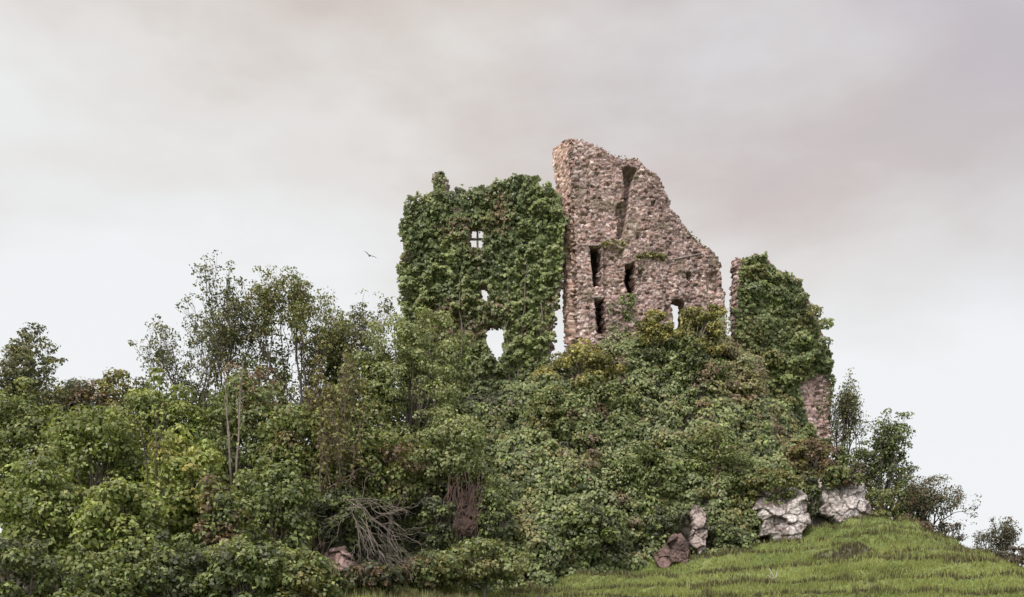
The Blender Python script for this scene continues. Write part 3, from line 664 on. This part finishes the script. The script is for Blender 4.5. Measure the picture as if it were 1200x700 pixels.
rock('rock', 'small pale rock beside the low brown bush on the ridge', 1079, 1098, 622, 641, 76.6, 14, ((.35, .30, .29), (.55, .50, .48), (.12, .09, .08)), depth=.5)

# ------------------------------------------------------------------ trees and shrubs
BT = broad_tree; G1 = 'broadleaf trees crowding the left side'
BT('broadleaf_tree', 'dense mid green tree at the left edge of the photo', 'tree', 30, 448, 72, 78, 650, 'mid', 101, group=G1)
BT('broadleaf_tree', 'yellow tinged tree standing above the canopy left of the tall thin tree', 'tree', 140, 424, 75, 30, 520, 'olive', 102, group=G1, mix='yellow', mixp=.25, leaf=.2, per=45, cr=(.35, .7))
BT('broadleaf_tree', 'dark reddish green tree top just left of the yellow tinged one', 'tree', 98, 440, 74, 34, 560, 'dark', 103, group=G1, mix='rust', mixp=.3, leaf=.2, per=50)
BT('broadleaf_tree', 'pale green tree rising between the tall thin trees and the yellow tinged one', 'tree', 193, 436, 71, 52, 600, 'mid', 104, group=G1, mix='bright', mixp=.3)
BT('broadleaf_tree', 'green tree below the dark reddish tree top', 'tree', 112, 468, 68, 62, 640, 'mid', 105, group=G1, mix='bright', mixp=.25)
BT('broadleaf_tree', 'mid green tree filling the canopy in front of the tall forked tree', 'tree', 292, 428, 71.5, 56, 610, 'soft', 106, group=G1, mix='rust', mixp=.08)
BT('broadleaf_tree', 'bright lime green tree in the middle of the left canopy', 'tree', 215, 505, 66, 52, 640, 'bright', 107, group=G1, leaf=.27, mix='yellow', mixp=.1)
BT('broadleaf_tree', 'grey green tree in the back row behind the pale green ones', 'tree', 165, 455, 80, 48, 640, 'grey', 130, group=G1, mix='mid', mixp=.4)
BT('broadleaf_tree', 'dark green back row tree under the tallest thin tree', 'tree', 250, 452, 80, 50, 640, 'dark', 131, group=G1, mix='mid', mixp=.4)
BT('broadleaf_tree', 'dark green back row tree behind the left edge tree', 'tree', 55, 462, 80, 60, 660, 'dark', 132, group=G1, mix='mid', mixp=.4)
BT('broadleaf_tree', 'leafy green tree between the two taller thin trees', 'tree', 318, 415, 77, 46, 560, 'mid', 133, group=G1, mix='olive', mixp=.3, leaf=.2, per=50, cr=(.4, .75))
BT('broadleaf_tree', 'leafy green tree behind the feathery one beside the ivy-covered wall', 'tree', 388, 405, 77.5, 40, 560, 'mid', 134, group=G1, mix='olive', mixp=.3, leaf=.2, per=50, cr=(.4, .75))
BT('willow_tree', 'soft feathery green tree leaning against the ivy-covered wall', 'tree', 484, 360, 75, 68, 560, 'pale', 108, leaf=.2, per=90, cr=(.5, .9))
BT('broadleaf_tree', 'green tree left of the feathery one and behind the bare reddish stems', 'tree', 430, 408, 74.5, 46, 580, 'mid', 109, group=G1)
BT('broadleaf_tree', 'feathery green tree in front of the foot of the ivy-covered wall', 'tree', 530, 478, 71.5, 48, 580, 'pale', 110, group=G1, leaf=.22)
BT('broadleaf_tree', 'green tree directly behind the bare reddish stems', 'tree', 358, 455, 70, 56, 620, 'mid', 111, group=G1, mix='rust', mixp=.12)
BT('broadleaf_tree', 'green tree in front of the left edge canopy, below it', 'tree', 50, 540, 63, 66, 690, 'mid', 112, group=G1, mix='bright', mixp=.2, leaf=.26)
BT('broadleaf_tree', 'small lime tipped tree low in the left canopy', 'tree', 140, 560, 61, 50, 680, 'mid', 113, group=G1, mix='bright', mixp=.45, leaf=.27)
BT('broadleaf_tree', 'green tree below and left of the dead branches', 'tree', 320, 540, 65, 58, 690, 'ivy', 114, group=G1, mix='mid', mixp=.3)
BT('broadleaf_tree', 'green tree top overhanging the dead pale branches', 'tree', 455, 500, 70.5, 50, 600, 'mid', 115, group=G1, mix='rust', mixp=.1)
G2 = 'bushes along the foot of the trees'
for i, (px, top, Y, hw, low, pal, lab, mx, mp_) in enumerate([
    (20, 625, 57, 62, 745, 'dark', 'dark bush in the bottom left corner', 'mid', .4),
    (110, 640, 57, 60, 745, 'ivy', 'green bush next to the bottom left corner bush', 'mid', .4),
    (200, 625, 58, 56, 745, 'ivy', 'dull green bush below the lime green tree', 'dark', .4),
    (258, 560, 61, 26, 690, 'rust', 'thin rusty bush right of the lime green tree', 'ivy', .5),
    (285, 622, 58, 50, 745, 'ivy', 'green bush below the thin rusty bush', 'dark', .2),
    (352, 640, 59, 46, 742, 'ivy', 'low green bush left of the pinkish rock', 'olive', .3),
    (565, 632, 66.5, 56, 690, 'soft', 'low rounded bush in front of the reddish rock hollow', 'olive', .25),
    (400, 570, 68, 34, 640, 'ivy', 'ivy clad bush above the pinkish rock', 'dark', .3),
    (440, 660, 66, 46, 690, 'dark', 'low dark bush under the dead branches', 'rust', .3),
    (505, 650, 67, 34, 690, 'ivy', 'small bush right of the dead branches', 'rust', .2)]):
    BT('bush', lab, 'bush', px, top, Y, hw, low, pal, 200 + i, group=G2, mix=mx, mixp=mp_, cr=(.4, .8), leaf=.24, per=70)
# on the crag
BT('yew_bush', 'dark spreading bush just below the base of the tower', 'bush', 790, 392, 74.4, 54, 470, 'dark', 220, hug=-.1, mix='ivy', mixp=.5, leaf=.2, cr=(.4, .8), per=90, squash=.5)
BT('shrub', 'yellow green shrub at the left foot of the tower', 'bush', 680, 402, 74.6, 52, 480, 'yellow', 221, hug=-.1, mix='olive', mixp=.45, leaf=.22, cr=(.4, .75), squash=.6)
BT('shrub', 'yellow olive shrub mound around the pale slit at the right foot of the tower', 'bush', 822, 352, 78.4, 30, 425, 'yellow', 222, mix='olive', mixp=.5, leaf=.2, cr=(.3, .55), squash=.5)
BT('shrub', 'small olive shrub left of the pale slit at the foot of the tower', 'bush', 768, 362, 78.2, 22, 410, 'yellow', 223, mix='olive', mixp=.35, leaf=.2, cr=(.3, .5), squash=.5)
BT('shrub', 'rusty green bush above the two limestone outcrops', 'bush', 952, 512, 76.2, 36, 566, 'olive', 224, hug=-.1, mix='rust', mixp=.5, leaf=.2, cr=(.35, .7), squash=.7)
BT('shrub', 'dark rusty shrub on the rocks beside the bare pink stone patch', 'bush', 990, 525, 78, 20, 580, 'brown', 225, mix='ivy', mixp=.4, leaf=.18, cr=(.3, .5), per=55, squash=.7)
BT('shrub', 'olive shrub drooping over the top of the left limestone outcrop', 'bush', 902, 545, 74.6, 36, 594, 'ivy', 230, mix='olive', mixp=.4, leaf=.2, cr=(.3, .55), squash=.8)
BT('shrub', 'dark shrub in the gap between the two limestone outcrops', 'bush', 950, 558, 75.6, 12, 612, 'dark', 231, mix='ivy', mixp=.4, leaf=.18, cr=(.25, .45), squash=1)
BT('shrub', 'low dark shrub between the reddish rock face and the grass', 'bush', 842, 610, 73.0, 18, 648, 'dark', 232, mix='ivy', mixp=.5, leaf=.2, cr=(.3, .5))
BT('shrub', 'green shrub wedged under the ivy left of the limestone outcrops', 'bush', 860, 578, 73.4, 28, 640, 'ivy', 226, hug=-.1, mix='olive', mixp=.3, leaf=.2, cr=(.35, .6), squash=.7)
BT('shrub', 'low green shrub on the ridge under the slender trees', 'bush', 1030, 572, 78, 26, 620, 'mid', 227, mix='olive', mixp=.4, leaf=.18, cr=(.3, .5), per=50)
BT('shrub', 'low brown bush at the top edge of the grass', 'bush', 1066, 604, 77, 28, 640, 'rust', 228, mix='brown', mixp=.4, leaf=.16, cr=(.25, .45), per=50)
BT('shrub', 'loose green shrub filling the gap below the slender open tree', 'bush', 1012, 530, 79.5, 20, 612, 'mid', 233, mix='olive', mixp=.4, leaf=.17, cr=(.25, .5), per=40)
BT('shrub', 'olive shrub at the foot of the twiggy leaning tree', 'bush', 1068, 568, 79.0, 22, 630, 'olive', 234, mix='mid', mixp=.5, leaf=.16, cr=(.25, .45), per=36)
BT('shrub', 'small thin shrub lowest on the ridge before the lone tree', 'bush', 1112, 606, 78.6, 20, 650, 'grey', 235, mix='rust', mixp=.3, leaf=.15, cr=(.2, .4), per=30)
BT('shrub', 'dark shrub hanging over the top of the right limestone outcrop', 'bush', 985, 545, 75.2, 26, 574, 'ivy', 236, mix='rust', mixp=.3, leaf=.18, cr=(.25, .45), per=70, squash=.8)
BT('bush', 'leafy bush on the left side of the reddish rock hollow', 'bush', 514, 575, 69.6, 20, 650, 'ivy', 237, mix='dark', mixp=.4, leaf=.22, cr=(.3, .6))
BT('bush', 'leafy bush on the right side of the reddish rock hollow', 'bush', 578, 560, 70.0, 20, 640, 'ivy', 238, mix='dark', mixp=.3, leaf=.22, cr=(.3, .6))
BT('elder_bush', 'pale green hump of elder right of the middle of the ivy slope', 'bush', 705, 440, 74, 50, 520, 'soft', 240, hug=-.5, mix='pale', mixp=.4, leaf=.2, cr=(.4, .8), squash=.7)
BT('elder_bush', 'yellowish bush on the ivy slope directly under the gap between the two ruins', 'bush', 648, 455, 74, 30, 520, 'olive', 241, hug=-.4, mix='soft', mixp=.5, leaf=.2, cr=(.35, .65), squash=.7)
BT('elder_bush', 'dark green bush bulging from the middle of the ivy slope', 'bush', 760, 520, 74, 40, 600, 'mid', 242, hug=-.5, mix='ivy', mixp=.5, leaf=.22, cr=(.4, .8), squash=.7)
BT('elder_bush', 'green bush bulging above the pale streaked rock face', 'bush', 840, 500, 74, 36, 580, 'ivy', 243, hug=-.4, mix='mid', mixp=.5, leaf=.2, cr=(.35, .75), squash=.7)
BT('elder_bush', 'large dark bush low on the ivy slope just above the grass', 'bush', 690, 590, 72, 52, 672, 'ivy', 244, hug=-.5, mix='dark', mixp=.25, leaf=.25, cr=(.4, .85), squash=.7)
BT('elder_bush', 'green bush hanging over the top of the dark reddish rock', 'bush', 775, 596, 72.4, 24, 640, 'ivy', 245, hug=-.9, mix='dark', mixp=.3, leaf=.2, cr=(.3, .6), squash=.8)
BT('shrub', 'low loose shrub joining the two open trees on the ridge', 'bush', 1052, 545, 79.2, 24, 625, 'mid', 246, mix='soft', mixp=.3, leaf=.16, cr=(.25, .5), per=34)
BT('hedge', 'dark brown hedge beyond the ridge at the right edge', 'hedge', 1194, 638, 79.5, 66, 700, 'brown', 229, mix='grey', mixp=.4, leaf=.16, cr=(.25, .45), per=90, nc=150)
# open trees
LT = limb_tree; G3 = 'tall thin trees above the left canopy'
LT('ash_tree', 'tallest thin tree rising clear of the left canopy', 'tree', 255, 310, 76, 62, 301, group=G3, stems=4, per=9, bare=.1, leaf=.17, tiplev=3, crown0=.3)
LT('ash_tree', 'tall thin forked tree in the middle of the three above the canopy', 'tree', 346, 320, 76, 56, 302, group=G3, stems=4, per=10, mix='olive', mixp=.6, leaf=.17, tiplev=3, crown0=.3, pal='mid')
LT('ash_tree', 'smaller thin tree closest to the ivy-covered wall', 'tree', 418, 334, 76.5, 38, 303, group=G3, stems=3, per=9, bare=.1, leaf=.17, tiplev=3, crown0=.3)
LT('ash_tree', 'dark open tree cut by the left edge of the photo', 'tree', 8, 374, 74, 50, 304, stems=3, per=13, crown0=.3)
LT('sapling', 'dark twiggy sapling top between the left edge tree and the yellow tinged tree', 'tree', 75, 430, 75, 28, 305, stems=2, per=12)
LT('hawthorn_tree', 'slender open tree on the ridge right of the stone patch', 'tree', 1034, 476, 79, 42, 310, stems=5, per=16, leaf=.17, mix='ivy', mixp=.5, depth=4, tiplev=0, crown0=.22)
LT('hawthorn_tree', 'twiggy leaning tree at the right end of the trees on the ridge', 'tree', 1090, 553, 78.5, 40, 311, stems=7, per=7, leaf=.14, mix='rust', mixp=.3, depth=4, tiplev=0, crown0=.3)
LT('hawthorn_tree', 'sparse twiggy bush growing against the right side of the stone patch', 'tree', 990, 432, 82, 20, 312, stems=3, per=3, leaf=.15, mix='olive', mixp=.3, tiplev=1)
LT('hawthorn_tree', 'small lone tree beyond the ridge at the right edge', 'tree', 1172, 608, 88, 20, 313, stems=4, per=10, leaf=.14, mix='brown', mixp=.4, depth=4, tiplev=1, crown0=.3, base=float(P(0, 672, 88)[2]))
# bare stems
LT('bare_tree', 'bare reddish stems standing in front of the left canopy', 'tree', 372, 400, 68.6, 42, 320, stems=3, per=5, bare=.2, pal='brown', mix='olive', mixp=.7, bark=(.17, .125, .105), depth=5, crown0=.34)
LT('bare_tree', 'pale slim trunk showing through the canopy under the tallest thin tree', 'tree', 268, 420, 68.0, 18, 321, stems=1, per=4, bare=.3, pal='mid', bark=(.22, .18, .16), depth=3, crown0=.5)
LT('bare_tree', 'dark slim leaning trunk showing in the lime green canopy', 'tree', 180, 470, 63.5, 18, 322, stems=1, per=5, pal='bright', bark=(.07, .06, .055), depth=3, crown0=.5, lean=.08)

# dead pale branches tumbling down to the right
rng = np.random.default_rng(33); paths = []
def fall(p, d, ln, r, lev):
    q = p + d * ln; pts = wobble(p, q, 7, ln * .06, rng); pts[:, 2] -= np.linspace(0, 1, 7) ** 2 * ln * .10
    paths.append((pts, np.linspace(r, r * .4, 7) * (1 + rng.normal(0, .12, 7))))
    if lev >= 4: return
    for _ in range(5 if lev < 2 else 3):
        s = pts[rng.integers(2, 7)]; fall(s, norm(d + rng.normal(0, .48, 3) + [0, 0, -.08]), ln * rng.uniform(.45, .7), r * .6, lev + 1)
b0 = P(405, 590, 67.2)
for ex, ey in ((470, 675), (505, 668), (500, 640), (445, 672), (490, 610), (430, 660), (470, 572)):
    e = P(ex, ey, 64.8); d = e - b0; fall(b0 + rng.normal(0, .15, 3), norm(d), np.linalg.norm(d) * .6, .03, 1)
V, F = tube_mesh(paths, 4); F = F
o = mesh_obj('fallen_branch', V, F, M_bark, colr=np.tile([.24, .205, .175], (len(V), 1)), dom='POINT', smooth=True, origin=b0)
tag(o, 'pale dead branches tumbling down in front of the dark undergrowth', 'branch')
# hanging roots in the reddish hollow
paths = []
for i in range(45):
    x = rng.uniform(522, 566); y0 = rng.uniform(552, 590); a = P(x, y0, 69.6 + rng.uniform(-.3, .3)); b = P(x + rng.normal(-4, 6), y0 + rng.uniform(30, 60), 69.3 + rng.uniform(-.3, .2))
    paths.append((wobble(a, b, 8, .11, rng), np.linspace(.022, .008, 8)))
V, F = tube_mesh(paths, 3)
tag(mesh_obj('hanging_roots', V, F, M_bark, colr=np.tile([.13, .085, .07], (len(V), 1)), dom='POINT', origin=P(545, 560, 69.6)), 'reddish tangle of bare hanging stems over the rock hollow', 'roots')
# small bleached stick on the grass
paths = []; st = P(908, 676, 63.5); st[2] = float(gz(st[0], 63.5)) + .05
for d, l in (((-.45, 0, .9), .75), ((.25, -.1, .85), .5), ((-.9, -.2, .5), .5), ((.8, -.2, .1), .6)):
    paths.append((wobble(st, st + norm(np.array(d)) * l, 5, .03, rng), np.linspace(.045, .02, 5)))
V, F = tube_mesh(paths, 5)
tag(mesh_obj('stick', V, F, M_bark, colr=np.tile([.5, .45, .4], (len(V), 1)), dom='POINT', origin=st), 'small bleached forked branch lying on the open grass slope', 'branch')

# ------------------------------------------------------------------ bird
import bmesh
def bird(px, py, Y):
    c = P(px, py, Y); m = bpy.data.meshes.new('bird'); bm = bmesh.new()
    secs = [(-.22, .012, .0), (-.17, .035, .0), (-.12, .05, .005), (0, .075, 0), (.12, .06, .0), (.19, .045, .012), (.24, .035, .015), (.275, .012, .008)]
    rings = []
    for x, r, z in secs:
        rings.append([bm.verts.new((x, math.cos(a) * r, math.sin(a) * r * .85 + z)) for a in np.linspace(0, 2 * math.pi, 10)[:-1]])
    for a, b in zip(rings, rings[1:]):
        for i in range(9): bm.faces.new((a[i], a[(i + 1) % 9], b[(i + 1) % 9], b[i]))
    bm.faces.new(rings[0][::-1]); bm.faces.new(rings[-1])
    tl = [bm.verts.new(v) for v in ((-.2, -.02, .01), (-.2, .02, .01), (-.38, .075, .0), (-.38, -.075, .0), (-.2, 0, -.01), (-.38, 0, -.015))]
    bm.faces.new(tl[:4]); bm.faces.new((tl[0], tl[3], tl[5], tl[4])); bm.faces.new((tl[1], tl[4], tl[5], tl[2]))
    for s in (-1, 1):       # swept wings, raised
        prof = [(.0, .14, -.10, .01), (.18, .15, -.09, .09), (.36, .08, -.10, .14), (.52, -.03, -.13, .12), (.62, -.13, -.16, .09)]
        prev = None
        for y, xf, xb, z in prof:
            ring = [bm.verts.new((xf, s * y, z)), bm.verts.new(((xf + xb) / 2, s * y, z + .02)), bm.verts.new((xb, s * y, z)), bm.verts.new(((xf + xb) / 2, s * y, z - .008))]
            if prev:
                for i in range(4): bm.faces.new((prev[i], prev[(i + 1) % 4], ring[(i + 1) % 4], ring[i]))
            prev = ring
        bm.faces.new(prev)
    bmesh.ops.recalc_face_normals(bm, faces=bm.faces); bm.to_mesh(m); bm.free()
    mt, t, b = new_mat('feather'); b.inputs['Roughness'].default_value = .7
    nn = t.nodes.new('ShaderNodeTexNoise'); nn.inputs['Scale'].default_value = 12; rp = t.nodes.new('ShaderNodeValToRGB')
    rp.color_ramp.elements[0].color = (.03, .03, .035, 1); rp.color_ramp.elements[1].color = (.08, .075, .075, 1)
    t.links.new(nn.outputs['Fac'], rp.inputs[0]); t.links.new(rp.outputs[0], b.inputs['Base Color']); m.materials.append(mt)
    o = bpy.data.objects.new('bird', m); col.objects.link(o); o.location = tuple(c); o.rotation_euler = (R(22), R(-8), R(110))
    o.scale = (.75, .75, .75)
    tag(o, 'small dark bird flying in the pale sky left of the ivy-covered wall', 'bird')
bird(433, 300, 74)

# ------------------------------------------------------------------ grass blades
rng = np.random.default_rng(77)
def tufts(n, xr, yr, kk=4, h=(.10, .24)):
    Y = rng.uniform(*yr, n); X = (rng.uniform(*xr, n) - 600) / FPX * Y
    k = crag_z(X, Y) < ground_z(X, Y) + .1; X, Y = X[k], Y[k]
    z0 = ground_z(X, Y); dz, f = terrace(X, Y, z0)
    X = np.repeat(X, kk) + rng.normal(0, .06, len(X) * kk); Y = np.repeat(Y, kk) + rng.normal(0, .06, len(Y) * kk); f = np.repeat(f, kk)
    Z = gz(X, Y) - .02; n = len(X)
    big = np.clip(fbm(X * 1.3, Y * 1.3, 61) + .5, 0, 1)
    H = rng.uniform(*h, n) * (.5 + big); W = rng.uniform(.02, .045, n); a = rng.uniform(0, math.pi, n)
    b = np.stack([np.cos(a), np.sin(a) * .5, np.zeros(n)], -1) * W[:, None]; B = np.stack([X, Y, Z], -1)
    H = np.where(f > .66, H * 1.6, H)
    tip = B + np.stack([rng.normal(0, .06, n), rng.normal(-.03, .06, n), H], -1)
    V = np.stack([B - b, B + b, tip], 1).reshape(-1, 3)
    u = np.clip(vn(X * .45, Y * .45, 66) * .8 + rng.uniform(-.2, .4, n), 0, 1)
    c = lerp((.175, .205, .068), (.40, .43, .170), u) * rng.uniform(.8, 1.2, (n, 1))
    dry_shaded = (rng.uniform(0, 1, n) < np.where(f > .66, .75, .05) + .3 * (vn(X * .3, Y * .6, 67) > .78)); c[dry_shaded] = np.array([.12, .105, .062]) * rng.uniform(.5, 1.5, (dry_shaded.sum(), 1))  # scattered dry blades; on risers the dark colour paints in shade under the steps
    return V, c
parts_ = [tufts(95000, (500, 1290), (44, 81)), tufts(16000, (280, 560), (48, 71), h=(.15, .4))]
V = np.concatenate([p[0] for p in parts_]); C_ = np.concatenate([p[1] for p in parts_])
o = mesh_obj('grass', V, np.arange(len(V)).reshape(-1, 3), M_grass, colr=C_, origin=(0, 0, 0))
tag(o, 'short tussocky green grass on the stepped hillside', 'grass', kind='stuff')
for r in roots:
    if '_o' in r: del r['_o']
